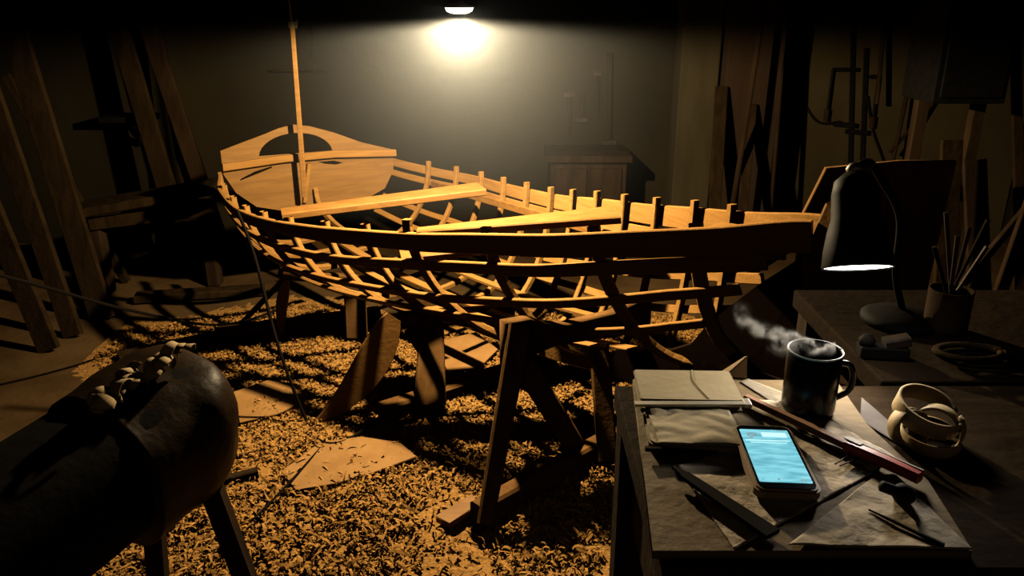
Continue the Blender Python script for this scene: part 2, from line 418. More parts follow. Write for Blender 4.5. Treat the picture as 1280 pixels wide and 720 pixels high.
cx = (cb-ca); cx.z = 0; L = cx.length; cx.normalize(); cn = cx.cross(V((0, 0, 1)))
zt = ca.z
cmx = Matrix(((cx.x, 0, cn.x, ca.x), (cx.y, 0, cn.y, ca.y), (0, 1, 0, 0), (0, 0, 0, 1)))
cr = [(-.035, zt+.0), (.06, zt+.0), (.12, zt-.03), (.2, zt-.045), (L*.75, zt-.035), (L, zt), (L+.03, zt), (L+.03, zt-.10), (L*.8, zt-.125), (.17, zt-.11)]
cr += [(.08, zt-.13), (.035, zt-.19), (-.035, zt-.16)]
obj('cradle', plate([cr], .045, cmx), 'trestle', t1)

t2 = thing('trestle', (-.3, 3.0, 0), 'middle timber trestle with one broad upright post on a floor beam', 'trestle', 'trestles under the boat')
g1 = P(478, 528, z=F); g2 = P(690, 458, z=F)
obj('sole_plate', beam(B(), g1+V((0, 0, .04)), g2+V((0, 0, .04)), .075, .08, n=4), 'trestle', t2)
obj('post', beam(B(), P(538, 506, z=.06), P(539, 405, y=3.02), .125, .05, up=(0, 1, 0), w2=.10), 'trestle', t2)
obj('brace', beam(B(), P(512, 412, y=2.99), P(532, 440, y=3.0), .05, .04, up=(0, 1, 0)), 'trestle', t2)
obj('crosspiece', beam(B(), P(500, 398, y=2.95), P(640, 388, y=3.25), .05, .05), 'trestle', t2)

t3 = thing('trestle', (-.95, 3.7, 0), 'rear timber trestle under the stern end of the boat', 'trestle', 'trestles under the boat')
h1 = P(270, 428, z=F); h2 = P(475, 400, z=F)
obj('sole_plate', beam(B(), h1+V((0, 0, .035)), h2+V((0, 0, .035)), .08, .07, n=4), 'trestle', t3)
obj('leg', beam(B(), P(356, 348, y=3.62), P(304, 402, z=.02), .028, .022, up=(0, 1, 0)), 'trestle', t3)
obj('post', beam(B(), P(446, 420, z=.06), P(444, 372, y=3.55), .10, .05, up=(0, 1, 0)), 'trestle', t3)
obj('crosspiece', beam(B(), P(350, 342, y=3.55), P(470, 352, y=3.85), .05, .05), 'trestle', t3)

def leafboard(name, a, b, w, label, cat, m='boat_x', bow=.0, bowdir=(1, 0, 0), group=None):
    """curved tapered offcut propped against the hull"""
    a = V(a); b = V(b); n = 18; t = (b-a).normalized(); side = t.cross(V((0, 1, .2))).normalized(); th = side.cross(t).normalized()
    pts = []; ws = []
    for i in range(n):
        f = i/(n-1); pts.append(a.lerp(b, f)+side*bow*math.sin(f*math.pi)); ws.append(w*(.30+.70*math.sin(f**1.5*math.pi*.93+.05)**.8))
    bm = sweep(B(), pts, [side]*n, [th]*n, ws, .018)
    return tag(obj(name, bm, m), label, cat, group)
leafboard('curved_plank', P(400, 530, z=.02), P(492, 396, y=2.93), .14, 'curved leaf-shaped plank leaning from the shavings up to the hull, mid boat', 'plank', bow=-.035)
leafboard('curved_plank', P(352, 424, z=.02), P(358, 350, y=3.55), .055, 'short narrow curved plank propped upright below the stern quarter', 'plank', bow=.012)
# thick post and board at the bow
o = obj('timber_post', beam(B(), (B0.x+.02, B0.y-.02, .01), (B0.x+.02, B0.y-.02, .50), .26, .16, up=(0, 1, 0)), 'darktimber')
tag(o, 'thick dark timber block standing on the floor under the bow', 'timber post')
bm = plate([[(.02, 0), (.46, 0), (.46, 1.13), (.28, 1.135), (.05, 1.12), (.0, .98)]], .014,
   Matrix.Translation((.86, 2.37, .012)) @ Matrix.Rotation(R(8), 4, 'Z') @ Matrix.Rotation(R(93), 4, 'X'))
tag(obj('upright_board', bm, 'trestle'), 'broad brown board standing upright just behind the bow', 'board')

# ------------------------------------------------------------------ shavings bed
def mound(x, y):
    h = .012+.022*noise.noise(V((x*1.7, y*1.7, 3)))+.014*noise.noise(V((x*5, y*5, 8)))+.008*noise.noise(V((x*14, y*14, 1)))
    m = 1
    for d, w in ((x+1.95-.25*math.sin(y*3), .5), (1.5-x, .4), (4.15-y+.2*math.sin(x*4), .6), (y-1.15, .2)):
        m = min(m, max(0, min(1, d/w)))
    return (h+.012)*m-.006*(1-m)
nx, ny = 170, 160; gx0, gx1, gy0, gy1 = -2.0, 1.55, 1.1, 4.4
vs = []; fs = []
for j in range(ny+1):
    for i in range(nx+1):
        x = gx0+(gx1-gx0)*i/nx; y = gy0+(gy1-gy0)*j/ny; vs.append((x, y, mound(x, y)+.004*random.random()))
for j in range(ny):
    for i in range(nx):
        a = j*(nx+1)+i; fs.append((a, a+1, a+nx+2, a+nx+1))
N = 82000
xs = rng.uniform(gx0+.05, gx1-.05, N); ys = gy0+.05+(gy1-gy0-.1)*rng.uniform(0, 1, N)**1.15
def chipset(xs, ys, lmin, lmax, wmin, wmax, zup, seg=3):
    global vs, fs
    for x, y in zip(xs, ys):
        h = mound(x, y)
        cl = noise.noise(V((x*3, y*3, 20)))
        if h < .004 or (cl < -.38 and random.random() < .8): continue
        L = random.uniform(lmin, lmax)*(1.25 if y < 2.3 else 1); w = random.uniform(wmin, wmax); k = random.uniform(.5, 4.2)   # total curl angle
        r = L/k; az = random.uniform(0, 6.283); tl = random.gauss(0, .45); roll = random.gauss(0, .7)
        d = V((math.cos(az)*math.cos(tl), math.sin(az)*math.cos(tl), math.sin(tl)))
        u = d.cross(V((0, 0, 1))).normalized(); nrm = u.cross(d)
        if random.random() < .4: nrm = -nrm
        u2 = u*math.cos(roll)+nrm*math.sin(roll); n2 = nrm*math.cos(roll)-u*math.sin(roll)
        base = V((x, y, h+random.uniform(.002, zup))); b0 = len(vs)
        for i in range(seg+1):
            a = k*i/seg-k/2
            c = base+d*(r*math.sin(a))+n2*(r*(math.cos(a)-math.cos(k/2)))
            c.z = max(c.z, .003)
            sk = .25*w*i
            vs.append(tuple(c+u2*w/2+d*0)); vs.append(tuple(c-u2*w/2))
        for i in range(seg):
            a = b0+2*i; fs.append((a, a+1, a+3, a+2))
chipset(xs, ys, .010, .030, .004, .011, .016)
n2 = 5000
chipset(rng.uniform(-1.1, .9, n2), rng.uniform(1.3, 2.6, n2), .03, .07, .004, .010, .022, 6)
me = bpy.data.meshes.new('wood_shavings'); me.from_pydata(vs, [], fs)
o = finish('wood_shavings', me, 'chips', None, False, None); tag(o, 'thick litter of orange wood shavings and chips spread over the floor under the boat', 'wood shavings', kind='stuff')
me.materials.append(M['chipbed'])
nbed = nx*ny; mi = np.zeros(len(me.polygons), dtype=np.int32); mi[:nbed] = 1; me.polygons.foreach_set('material_index', mi)

def offcut(poly, label, m='boat_x', th=.012, z=.03):
    q = [P(u, v, z=z) for u, v in poly]; bm = B()
    c = sum(q, V())/len(q)
    bm = plate([[(p.x-c.x, p.y-c.y) for p in q]], th, Matrix.Translation((c.x, c.y, z)) @ Matrix.Rotation(R(2), 4, 'X'))
    return tag(obj('plywood_offcut', bm, m), label, 'offcut')
M['ply'] = mat('dusty_plywood', (.40, .20, .055), .8, (.50, .26, .08), (12, 12, 12), 5, .3, 40)
offcut([(292, 492), (335, 478), (372, 482), (382, 500), (350, 516), (300, 528)], 'flat tan plywood offcut in the shavings, left of the hanging cord', 'ply', z=.045)
offcut([(352, 590), (400, 556), (452, 549), (500, 556), (520, 572), (470, 590), (420, 604), (370, 612)], 'large rounded plywood offcut half sunk in shavings below the cord end', 'ply', z=.045)
offcut([(545, 430), (595, 418), (622, 438), (600, 458), (560, 465)], 'plywood offcut on the floor seen under the middle of the hull', 'ply', z=.045)
offcut([(545, 648), (590, 622), (598, 634), (562, 657)], 'small pale block offcut against the foot of the front trestle', 'boat_x', .025, .045)
tag(obj('scrap_stick', beam(B(), P(268, 604, z=.05), P(322, 590, z=.05), .03, .03), 'darktimber'), 'short dark scrap stick lying beside the leather-topped horse', 'stick')

# long boards on the floor at the back left
for (a, b, w, lab) in (((150, 452), (350, 408), .16, 'long flat board on the floor running toward the rear trestle'),
                       ((170, 372), (330, 362), .10, 'low dusty board on the floor near the back wall, left of the stern')):
    tag(obj('floor_board', beam(B(), P(*a, z=.03), P(*b, z=.03), w, .045), 'timber'), lab, 'board')

# cords and a modelled cord shadow
bm = B(); g = lambda u, v, z=None, y=None: P(u, v, z, y)
tube(bm, [P(296, 262, y=3.0), P(318, 320, y=2.95), P(350, 440, y=2.83), P(385, 530, y=2.78), P(402, 552, z=.05), P(430, 552, z=.05), P(462, 532, z=.05), P(480, 524, z=.09)], .0065, 8, 50)
tag(obj('cord', bm, 'cord'), 'taut black cord hanging from the near gunwale down into the shavings', 'cord')
bm = B(); tube(bm, [P(-30, 336, y=2.75), P(60, 360, y=2.95), P(150, 385, y=3.2), P(250, 405, z=.05), P(300, 403, z=.06), P(345, 388, z=.05)], .007, 8, 40)
tag(obj('cord', bm, 'cord'), 'thin dark cable sagging across the planks at far left down to the floor', 'cord')
bm = B(); tube(bm, [P(404, 556, z=.05), P(360, 605, z=.055), P(318, 648, z=.055)], .004, 6, 20)  # dark tube laid along the shavings as the hanging cord's shadow line
tag(obj('cord_shadow', bm, 'cord'), 'thin dark strand modelled as the cord shadow on the shavings, from the cord end toward the camera', 'cord_shadow')

# ------------------------------------------------------------------ pendant lamp
LP = P(574, 9, y=3.04)
pend = thing('pendant_lamp', LP, 'small glowing lamp hung low on a cord over the boat', 'lamp')
bm = lathe(B(), [(0, .022), (.018, .022), (.02, .014), (.052, .004), (.057, -.002), (.055, -.002), (.05, .002), (.0, .010)], LP, 32)
obj('reflector', bm, 'steel', pend, True)
bm = lathe(B(), [(0, .006), (.035, .004), (.05, -.002), (.046, -.012), (.03, -.020), (0, -.023)], LP, 32)
obj('bulb', bm, 'bulb', pend, True)
bm = B(); tube(bm, [LP+V((-.008, 0, .02)), LP+V((-.03, 0, .035)), LP+V((-.022, 0, .10)), V((LP.x-.022, LP.y, ZC))], .006, 8, 20)
obj('cord', bm, 'cord', pend)
ld = bpy.data.lights.new('pendant_light', 'SPOT'); ld.energy = 165; ld.color = (1, .77, .45); ld.spot_size = R(178); ld.spot_blend = .14; ld.shadow_soft_size = .022
lo = bpy.data.objects.new('pendant_light', ld); C.objects.link(lo); lo.location = LP+V((0, 0, -.05))

# ------------------------------------------------------------------ work bench (near right)
BZ = 1.0
wb = thing('workbench', (.55, .96, 0), 'wooden workbench at lower right carrying phone, mug and papers', 'workbench')
bx0, bx1, by0, by1 = .172, 1.35, .745, 1.205
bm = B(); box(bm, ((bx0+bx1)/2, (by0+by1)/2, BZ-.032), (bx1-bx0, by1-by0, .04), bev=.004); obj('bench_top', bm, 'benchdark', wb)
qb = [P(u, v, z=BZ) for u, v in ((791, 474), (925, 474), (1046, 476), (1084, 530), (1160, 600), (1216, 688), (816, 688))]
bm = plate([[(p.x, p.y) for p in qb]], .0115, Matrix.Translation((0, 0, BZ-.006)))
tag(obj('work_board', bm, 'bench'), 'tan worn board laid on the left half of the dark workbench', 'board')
bm = B(); box(bm, ((bx0+bx1)/2, by0+.04, BZ-.14), (bx1-bx0-.06, .025, .17)); obj('apron', bm, 'bench_side', wb)
bm = B(); box(bm, (bx0+.04, (by0+by1)/2, BZ-.14), (.025, by1-by0-.1, .17)); obj('apron', bm, 'bench_side', wb)
for x in (bx0+.035, bx1-.035):
    for y in (by0+.04, by1-.04):
        bm = B(); box(bm, (x, y, (BZ-.055)/2), (.06, .06, BZ-.056), bev=.004); obj('leg', bm, 'bench_side', wb)
bm = B(); box(bm, ((bx0+bx1)/2, (by0+by1)/2, .3), (bx1-bx0-.08, by1-by0-.1, .03)); obj('lower_shelf', bm, 'bench_side', wb)

sx0, sx1, sy0, sy1, SZ = .63, 1.75, 1.225, 1.68, .985
sb = thing('side_table', (1.1, 1.45, 0), 'dark brown side table standing behind the workbench under the desk lamp', 'table')
bm = B(); box(bm, ((sx0+sx1)/2, (sy0+sy1)/2, SZ-.02), (sx1-sx0, sy1-sy0, .04), bev=.004); obj('table_top', bm, 'sidetable', sb)
for x in (sx0+.04, sx1-.04):
    for y in (sy0+.04, sy1-.04):
        bm = B(); box(bm, (x, y, (SZ-.04)/2), (.055, .055, SZ-.042)); obj('leg', bm, 'bench_side', sb)

# notebook with steel rule
def onb(u, v, dz=0): return P(u, v, z=BZ+dz)
def rbox(bm, cx, cy, z0, lx, ly, h, ang, r, seg=5, bev=.0015):
    poly = []
    for (sx, sy, a0) in ((1, 1, 0), (-1, 1, 90), (-1, -1, 180), (1, -1, 270)):
        for k in range(seg+1):
            a = R(a0+90*k/seg); poly.append((sx*(lx/2-r)+r*math.cos(a), sy*(ly/2-r)+r*math.sin(a)))
    vb = [bm.verts.new(rotz(ang) @ V((x, y, 0))+V((cx, cy, z0))) for x, y in poly]
    f = bm.faces.new(vb); e = bmesh.ops.extrude_face_region(bm, geom=[f]); tv = [g for g in e['geom'] if isinstance(g, bmesh.types.BMVert)]
    bmesh.ops.translate(bm, verts=tv, vec=(0, 0, h))
    if bev:
        es = [ed for ed in bm.edges if all(v in tv for v in ed.verts)]
        bmesh.ops.bevel(bm, geom=es, offset=bev, segments=2, affect='EDGES')
    return bm
nb = thing('notebook', (.29, 1.15, BZ), 'tan leather-covered notebook at the back left corner of the bench', 'notebook')
NA = R(-2)
rbox(bm := B(), .278, 1.145, BZ+.0165, .158, .105, .0035, NA, .006); obj('cover', bm, 'notebook', nb)
rbox(bm := B(), .278, 1.145, BZ+.001, .158, .105, .003, NA, .006); obj('back_cover', bm, 'notebook', nb)
rbox(bm := B(), .280, 1.145, BZ+.0041, .148, .099, .0122, NA, .003, bev=.0008); obj('page_block', bm, 'pages', nb)
bm = B(); tube(bm, [(.297, 1.195, BZ+.0205), (.292, 1.15, BZ+.021), (.302, 1.096, BZ+.0205)], .0012, 6, 10); obj('strap', bm, 'notebook', nb)
sr = B(); beam(sr, (.186, 1.081, BZ+.019), (.362, 1.081, BZ+.019), .012, .005, n=2)
box(sr, (.357, 1.084, BZ+.019), (.012, .022, .007), bev=.002)
tag(obj('steel_rule', sr, 'steel'), 'narrow brassy steel rule lying along the front edge of the notebook', 'rule')
pt = thing('leather_pouch', (.26, 1.03, BZ), 'flat creased tan leather pouch in front of the notebook', 'pouch')
bm = rbox(B(), .262, 1.022, BZ+.001, .135, .102, .013, R(-3), .014, bev=.003); obj('body', bm, 'notebook', pt)
bm = sheet(B(), [(.205, .972), (.325, .968), (.327, 1.072), (.203, 1.074)], 24, 20, .004, BZ+.0138, 5, 30); obj('flap', bm, 'notebook', pt, True)
# dark blade of the pouch edge
bm = beam(B(), (.185, .968, BZ+.010), (.285, .962, BZ+.006), .008, .006, w2=.001); obj('closing_strip', bm, 'leather', pt)

# papers
bm = sheet(B(), [tuple(onb(u, v).xy) for u, v in ((918, 688), (1092, 592), (985, 532), (846, 584))], 46, 40, .0035, BZ, 2, 16)
tag(obj('paper_sheet', bm, 'paper', None, True), 'crumpled pale paper sheet lying under the phone', 'paper')
bm = sheet(B(), [tuple(onb(u, v).xy) for u, v in ((985, 684), (1216, 690), (1118, 594), (1094, 596))], 46, 36, .003, BZ+.0012, 12, 14)
tag(obj('paper_sheet', bm, 'paper2', None, True), 'greyer creased paper sheet near the front right of the bench', 'paper')
bm = sheet(B(), [tuple(onb(u, v).xy) for u, v in ((940, 500), (1088, 590), (1120, 575), (1005, 505))], 40, 20, .004, BZ, 31, 25, .006)
tag(obj('paper_sheet', bm, 'paper', None, True), 'torn-edged wrinkled paper beneath the red tool, right of the phone', 'paper')
bm = sheet(B(), [tuple(onb(u, v).xy) for u, v in ((1076, 518), (1128, 550), (1134, 537), (1078, 490))], 16, 14, .002, BZ-.011, 40, 10)
tag(obj('card', bm, 'lavender', None, True), 'small blue-grey card behind the mug', 'card')
bm = sheet(B(), [tuple(onb(u, v).xy) for u, v in ((925, 478), (990, 520), (1000, 500), (935, 474))], 14, 10, .001, BZ, 44, 10)
tag(obj('card', bm, 'paper2', None, True), 'brown paper strip between the notebook and the mug', 'card')

# phone
pa = onb(950, 536, .012); pb = onb(986, 618, .012); dirp = (pb-pa); dirp.z = 0
pc = (pa+pb)/2; ang = math.atan2(-dirp.y, -dirp.x)-math.pi/2; pl = .166; pw = .084
PZ = BZ+.0055
ph = thing('smartphone', (pc.x, pc.y, PZ), 'smartphone in a tan case with its screen lit pale cyan', 'phone'); ph.rotation_euler = (0, 0, 0)
pcx, pcy = pc.x, pc.y
bm = rbox(B(), pcx, pcy, PZ, pw, pl, .0125, ang, .014, 6, .003); obj('case', bm, 'case', ph, label='tan rubber case')
bm = rbox(B(), pcx, pcy, PZ+.0126, pw-.0105, pl-.0105, .0008, ang, .011, 6, 0); gl = obj('glass_front', bm, 'glass', ph)
bm = rbox(B(), 0, 0, 0, pw-.017, pl-.034, .0004, 0, .002, 3, 0)
me = bpy.data.meshes.new('screen'); bmesh.ops.recalc_face_normals(bm, faces=bm.faces); bm.to_mesh(me); bm.free(); me.materials.append(M['screen'])
sc_o = bpy.data.objects.new('screen', me); C.objects.link(sc_o); sc_o.parent = ph; sc_o.location = (0, 0, .0136); sc_o.rotation_euler = (0, 0, ang); sc_o['label'] = 'glowing cyan screen'
def scr(name, rects, m):
    bm = B()
    for (x, y, w, h) in rects: box(bm, (x, y, .00065), (w, h, .0003))
    me = bpy.data.meshes.new(name); bm.to_mesh(me); bm.free(); me.materials.append(M[m]); o = bpy.data.objects.new(name, me); C.objects.link(o); o.parent = sc_o
    return o
scr('picture', [(-.022+.0035*(k % 4)-.002, .054-.004*(k//4)+.0012*((k*7) % 3), .0028, .0026) for k in range(14)], 'screen_mark')
scr('text', [(.012+.004*((k*3) % 3), .0655-.0001*k, .003, .0012) for k in range(3)]+[(.024, .064, .010, .0012)], 'screen_mark')
scr('banner', [(.012, .052, .034, .012), (.0, .036, .06, .002), (.0, .030, .05, .0015)], 'screen_light')
for ic in ((-.008, -.060, .003, .003), (.021, -.060, .003, .003), (.025, -.0605, .0015, .004), (-.028, -.061, .002, .002)): scr('icon', [ic], 'screen_mark')

# dark file/blade lying across pouch and paper
fa = onb(842, 584, .012); fb = onb(966, 668, .008)
fl = thing('steel_file', (fa+fb)/2-V((0, 0, .01)), 'long black flat file lying diagonally left of the phone', 'file')
mid = fa.lerp(fb, .12)
obj('blade', beam(B(), mid+V((0, 0, -.001)), fb, .016, .006, n=6, w2=.025), 'cord', fl)
obj('tang', beam(B(), fa, mid, .006, .004, w2=.012), 'cord', fl)

# red-handled tool
ra = onb(932, 497, .010); rb = onb(1058, 556, .012); rc = onb(1150, 597, .014)
rt = thing('wooden_chisel', (rb.x, rb.y, BZ), 'long red-handled chisel lying behind the phone in front of the mug', 'chisel')
obj('shaft', beam(B(), ra, rb, .011, .010, n=4, w2=.014), 'pinkwood', rt, label='faded red wooden shaft')
obj('handle', beam(B(), rb, rc, .018, .015, n=6, w2=.016, bow=.001), 'red', rt, label='bright red handle')
up_ = (rc-rb).normalized(); sd = up_.cross(V((0, 0, 1))).normalized()
obj('label_strip', beam(B(), rb+V((0, 0, .0085))-up_*.004-sd*.004, rb+V((0, 0, .0085))+up_*.02-sd*.003, .009, .002), 'cream', rt, label='cream label')
obj('edge_stripe', beam(B(), rb+V((0, 0, .008))-sd*.0065+up_*.02, rc+V((0, 0, .008))-sd*.006, .003, .002), 'cream', rt, label='cream stripe')
# black knob tool, scriber, nails
kn = B(); c = onb(1128, 618, .013)
lathe(kn, [(0, -.014), (.009, -.013), (.013, -.004), (.013, .004), (.007, .012), (.007, .030), (.0, .033)], c+V((0, 0, .001)), 20, Matrix.Rotation(R(-68), 3, 'Y') @ Matrix.Identity(3))
tag(obj('knob', kn, 'black', None, True), 'small black turned knob lying below the red handle', 'knob')
sc = B(); tube(sc, [onb(1086, 637, .006), onb(1180, 682, .006)], [.0012, .0032], 6)
tag(obj('scriber', sc, 'black'), 'thin dark scriber on the grey paper at front right', 'scriber')
for (a, b, lab) in (((1044, 580), (1066, 566), 'thin dark nail lying on the torn paper, the upper one'), ((1050, 582), (1072, 573), 'thin dark nail lying on the torn paper, the lower one')):
    nm = B(); pa_, pb_ = onb(*a, .007), onb(*b, .007); tube(nm, [pa_, pb_], .0012, 6); tube(nm, [pb_, pb_+(pb_-pa_).normalized()*.0015], .003, 8)
    tag(obj('nail', nm, 'iron'), lab, 'nail')

# mug
mc = V((.457, 1.100, BZ))
mg = thing('mug', mc, 'black enamel mug with a white rim, steaming', 'mug')
bm = lathe(B(), [(0, .001), (.036, .001), (.0385, .004), (.0395, .01), (.0402, .1), (.0390, .1005), (.0378, .099), (.0372, .012), (.034, .006), (0, .006)], mc, 48)
obj('body', bm, 'mug', mg, True)
bm = B(); tube(bm, [mc+V((.0396*math.cos(a*.1309), .0396*math.sin(a*.1309), .1003)) for a in range(49)], .0014, 8); obj('rim', bm, 'rim', mg, True, label='white rim')
ha = R(-12); hx = V((math.cos(ha), math.sin(ha), 0))
bm = B(); tube(bm, [mc+hx*.038+V((0, 0, .083)), mc+hx*.052+V((0, 0, .080)), mc+hx*.059+V((0, 0, .060)), mc+hx*.055+V((0, 0, .038)), mc+hx*.038+V((0, 0, .024))], .0048, 10, 24); obj('handle', bm, 'mug', mg, True)
bm = lathe(B(), [(0, 0), (.0371, 0), (.0371, -.001), (0, -.001)], mc+V((0, 0, .082)), 32); obj('coffee', bm, 'coffee', mg)

# steam
def vol_mat(name, dens, scale, col=(1, 1, 1), aniso=.0, lo=.45, hi=.7, flat=False):
    m = bpy.data.materials.new(name); m.use_nodes = True; n = m.node_tree.nodes; l = m.node_tree.links
    n.remove(n['Principled BSDF']); out = n['Material Output']
    v = n.new('ShaderNodeVolumeScatter'); v.inputs['Color'].default_value = (*col, 1); v.inputs['Anisotropy'].default_value = aniso; v.inputs['Density'].default_value = dens
    if not flat:
        tc = n.new('ShaderNodeTexCoord'); t = n.new('ShaderNodeTexNoise'); t.inputs['Scale'].default_value = scale; t.inputs['Detail'].default_value = 4; t.inputs['Distortion'].default_value = 1.5
        l.new(tc.outputs['Object'], t.inputs['Vector'])
        mr = n.new('ShaderNodeMapRange'); mr.inputs['From Min'].default_value = lo; mr.inputs['From Max'].default_value = hi; mr.inputs['To Max'].default_value = dens
        l.new(t.outputs['Fac'], mr.inputs['Value']); l.new(mr.outputs[0], v.inputs['Density'])
    l.new(v.outputs[0], out.inputs['Volume'])
    return m
M['steam'] = vol_mat('steam', 1, 1, flat=True)
rim = mc+V((0, 0, .10)); sbx = (-.135, .03); sby = (-.03, .035); sbz = (-.012, .075)
nt = M['steam'].node_tree; n_, l_ = nt.nodes, nt.links
def mth(op, a, b=None, c=None):
    m_ = n_.new('ShaderNodeMath'); m_.operation = op
    for k, q in enumerate((a, b, c)):
        if q is None: continue
        if isinstance(q, (int, float)): m_.inputs[k].default_value = q
        else: l_.new(q, m_.inputs[k])
    return m_.outputs[0]
tc = n_.new('ShaderNodeTexCoord'); mp_ = n_.new('ShaderNodeMapping'); mp_.inputs['Location'].default_value = ((sbx[0]+sbx[1])/2, (sby[0]+sby[1])/2, sbz[0])
l_.new(tc.outputs['Object'], mp_.inputs[0])
nz = n_.new('ShaderNodeTexNoise'); nz.inputs['Scale'].default_value = 22; nz.inputs['Detail'].default_value = 3; l_.new(mp_.outputs[0], nz.inputs['Vector'])
vm = n_.new('ShaderNodeVectorMath'); vm.operation = 'MULTIPLY_ADD'; l_.new(nz.outputs['Color'], vm.inputs[0]); vm.inputs[1].default_value = (.05, .05, .05); 
va_ = n_.new('ShaderNodeVectorMath'); va_.operation = 'ADD'; l_.new(mp_.outputs[0], va_.inputs[0]); va_.inputs[1].default_value = (-.025, -.025, -.025)
l_.new(va_.outputs[0], vm.inputs[2])
sp = n_.new('ShaderNodeSeparateXYZ'); l_.new(vm.outputs[0], sp.inputs[0]); X, Y, Z = sp.outputs
tt = mth('MAXIMUM', mth('DIVIDE', X, -.12), 0.0)
def wisp(zc, w0, w1, amp, tmax):
    w_ = mth('MULTIPLY_ADD', tt, w1, w0)
    dz_ = mth('DIVIDE', mth('SUBTRACT', Z, zc), w_); dy_ = mth('DIVIDE', Y, mth('MULTIPLY', w_, 1.8))
    e_ = mth('EXPONENT', mth('MULTIPLY', mth('ADD', mth('MULTIPLY', dz_, dz_), mth('MULTIPLY', dy_, dy_)), -1.0))
    fade = mth('MAXIMUM', mth('SUBTRACT', 1.0, mth('DIVIDE', tt, tmax)), 0.0)
    return mth('MULTIPLY', e_, mth('MULTIPLY', mth('POWER', fade, .7), amp))
wa = wisp(mth('MULTIPLY_ADD', mth('POWER', tt, 1.2), .050, .004), .003, .0055, 190, 1.05)
wb_ = wisp(mth('MULTIPLY_ADD', mth('POWER', tt, .6), .030, .002), .0022, .0025, 130, .8)
wc_ = wisp(mth('MULTIPLY', tt, .014), .004, .004, 60, .6)
nz2 = n_.new('ShaderNodeTexNoise'); nz2.inputs['Scale'].default_value = 60; nz2.inputs['Detail'].default_value = 3; l_.new(mp_.outputs[0], nz2.inputs['Vector'])
fr_ = n_.new('ShaderNodeMapRange'); fr_.inputs['From Min'].default_value = .44; fr_.inputs['From Max'].default_value = .62; l_.new(nz2.outputs['Fac'], fr_.inputs['Value'])
tot = mth('MULTIPLY', mth('ADD', mth('ADD', wa, wb_), wc_), fr_.outputs[0])
l_.new(tot, n_['Volume Scatter'].inputs['Density'])
try: M['steam'].cycles.volume_step_rate = .25
except Exception: pass
bm = B(); box(bm, rim+V(((sbx[0]+sbx[1])/2, (sby[0]+sby[1])/2, (sbz[0]+sbz[1])/2)), (sbx[1]-sbx[0], sby[1]-sby[0], sbz[1]-sbz[0]))
tag(obj('steam', bm, 'steam'), 'wisp of pale steam drifting left from the mug', 'steam', kind='stuff')

# wood shaving curls on the bench
def ribbon(bm, c, r, w, turns, tiltm, th=.0016, grow=.0, n=40, wav=.0):
    pts = []; us = []; ws = []
    for i in range(n):
        a = turns*2*math.pi*i/(n-1); rr = r+grow*i/(n-1)
        e = V((math.cos(a), math.sin(a), 0)); pts.append(c+tiltm @ (e*rr+V((0, 0, wav*math.sin(a*3)+.006*i/(n-1)*0))))
        us.append(tiltm @ e); ws.append(tiltm @ V((0, 0, 1)))
    wws = [w*(.35+.65*math.sin(min(1, (i+1)/8, (n-i)/8)*math.pi/2)) for i in range(n)]
    return sweep(bm, pts, us, ws, th, wws)
bm = B(); c0 = onb(1150, 556, -.012)
ribbon(bm, c0+V((-.020, .002, .028)), .024, .024, 1.25, Matrix.Rotation(R(70), 3, 'X') @ Matrix.Rotation(R(12), 3, 'Y'), .004, .003)
ribbon(bm, c0+V((.012, .018, .046)), .042, .026, .95, Matrix.Rotation(R(14), 3, 'X') @ Matrix.Rotation(R(8), 3, 'Y'), .005, .004)
ribbon(bm, c0+V((.022, .006, .024)), .030, .032, 1.1, Matrix.Rotation(R(75), 3, 'X') @ Matrix.Rotation(R(-35), 3, 'Y'), .004, .006)
ribbon(bm, c0+V((.015, .004, .012)), .040, .018, .9, Matrix.Rotation(R(5), 3, 'X'), .004, .0)
tag(obj('wood_curl', bm, 'curl', None, True), 'looped pale wood shaving curls in a clump right of the mug', 'wood shaving')
M['orangewedge'] = mat('orange_chip', (.62, .34, .11), .7, (.72, .42, .15), (40, 40, 40), 3)
w0 = onb(905, 471, .002); w1 = onb(934, 474, .002); bm = B()
vv = [w0, w1, V((w1.x+.003, w1.y+.020, BZ+.036)), w0+V((0, .022, 0)), w1+V((0, .026, 0)), V((w1.x+.001, w1.y+.025, BZ+.034))]
vv = [bm.verts.new(p) for p in vv]
for f in ((0, 1, 2), (3, 5, 4), (0, 3, 4, 1), (1, 4, 5, 2), (2, 5, 3, 0)): bm.faces.new([vv[i] for i in f])
bmesh.ops.bevel(bm, geom=list(bm.edges), offset=.0015, segments=2, affect='EDGES')
tag(obj('wood_wedge', bm, 'orangewedge'), 'small orange wooden wedge standing behind the notebook corner', 'wedge')

# desk lamp
lt = V((.577, 1.265, 1.174)); tilt = Matrix.Rotation(R(-24.5), 3, 'X')
dl = thing('desk_lamp', (.92, 1.5, SZ), 'black metal desk lamp with a bell shade and lit white opening', 'lamp')
prof = [(.057, 0), (.0575, .002), (.054, .03), (.047, .062), (.040, .085), (.038, .125), (.033, .148), (.017, .162), (0, .164)]
inner = [(0, .160), (.015, .158), (.031, .144), (.036, .123), (.038, .083), (.045, .060), (.052, .028), (.0555, 0), (.057, 0)]
bm = lathe(B(), inner+prof[1:], lt, 48, tilt); obj('shade', bm, 'shade', dl, True)
bm = lathe(B(), [(0, .005), (.0548, .005), (.0548, .003), (0, .003)], lt, 40, tilt); obj('light_disc', bm, 'ledlamp', dl, label='glowing white disc')
tp = lt+tilt @ V((0, 0, .16))
bm = lathe(B(), [(0, 0), (.012, .0), (.014, .01), (.008, .018), (0, .02)], tp, 20, tilt); obj('cap', bm, 'steel', dl, True)
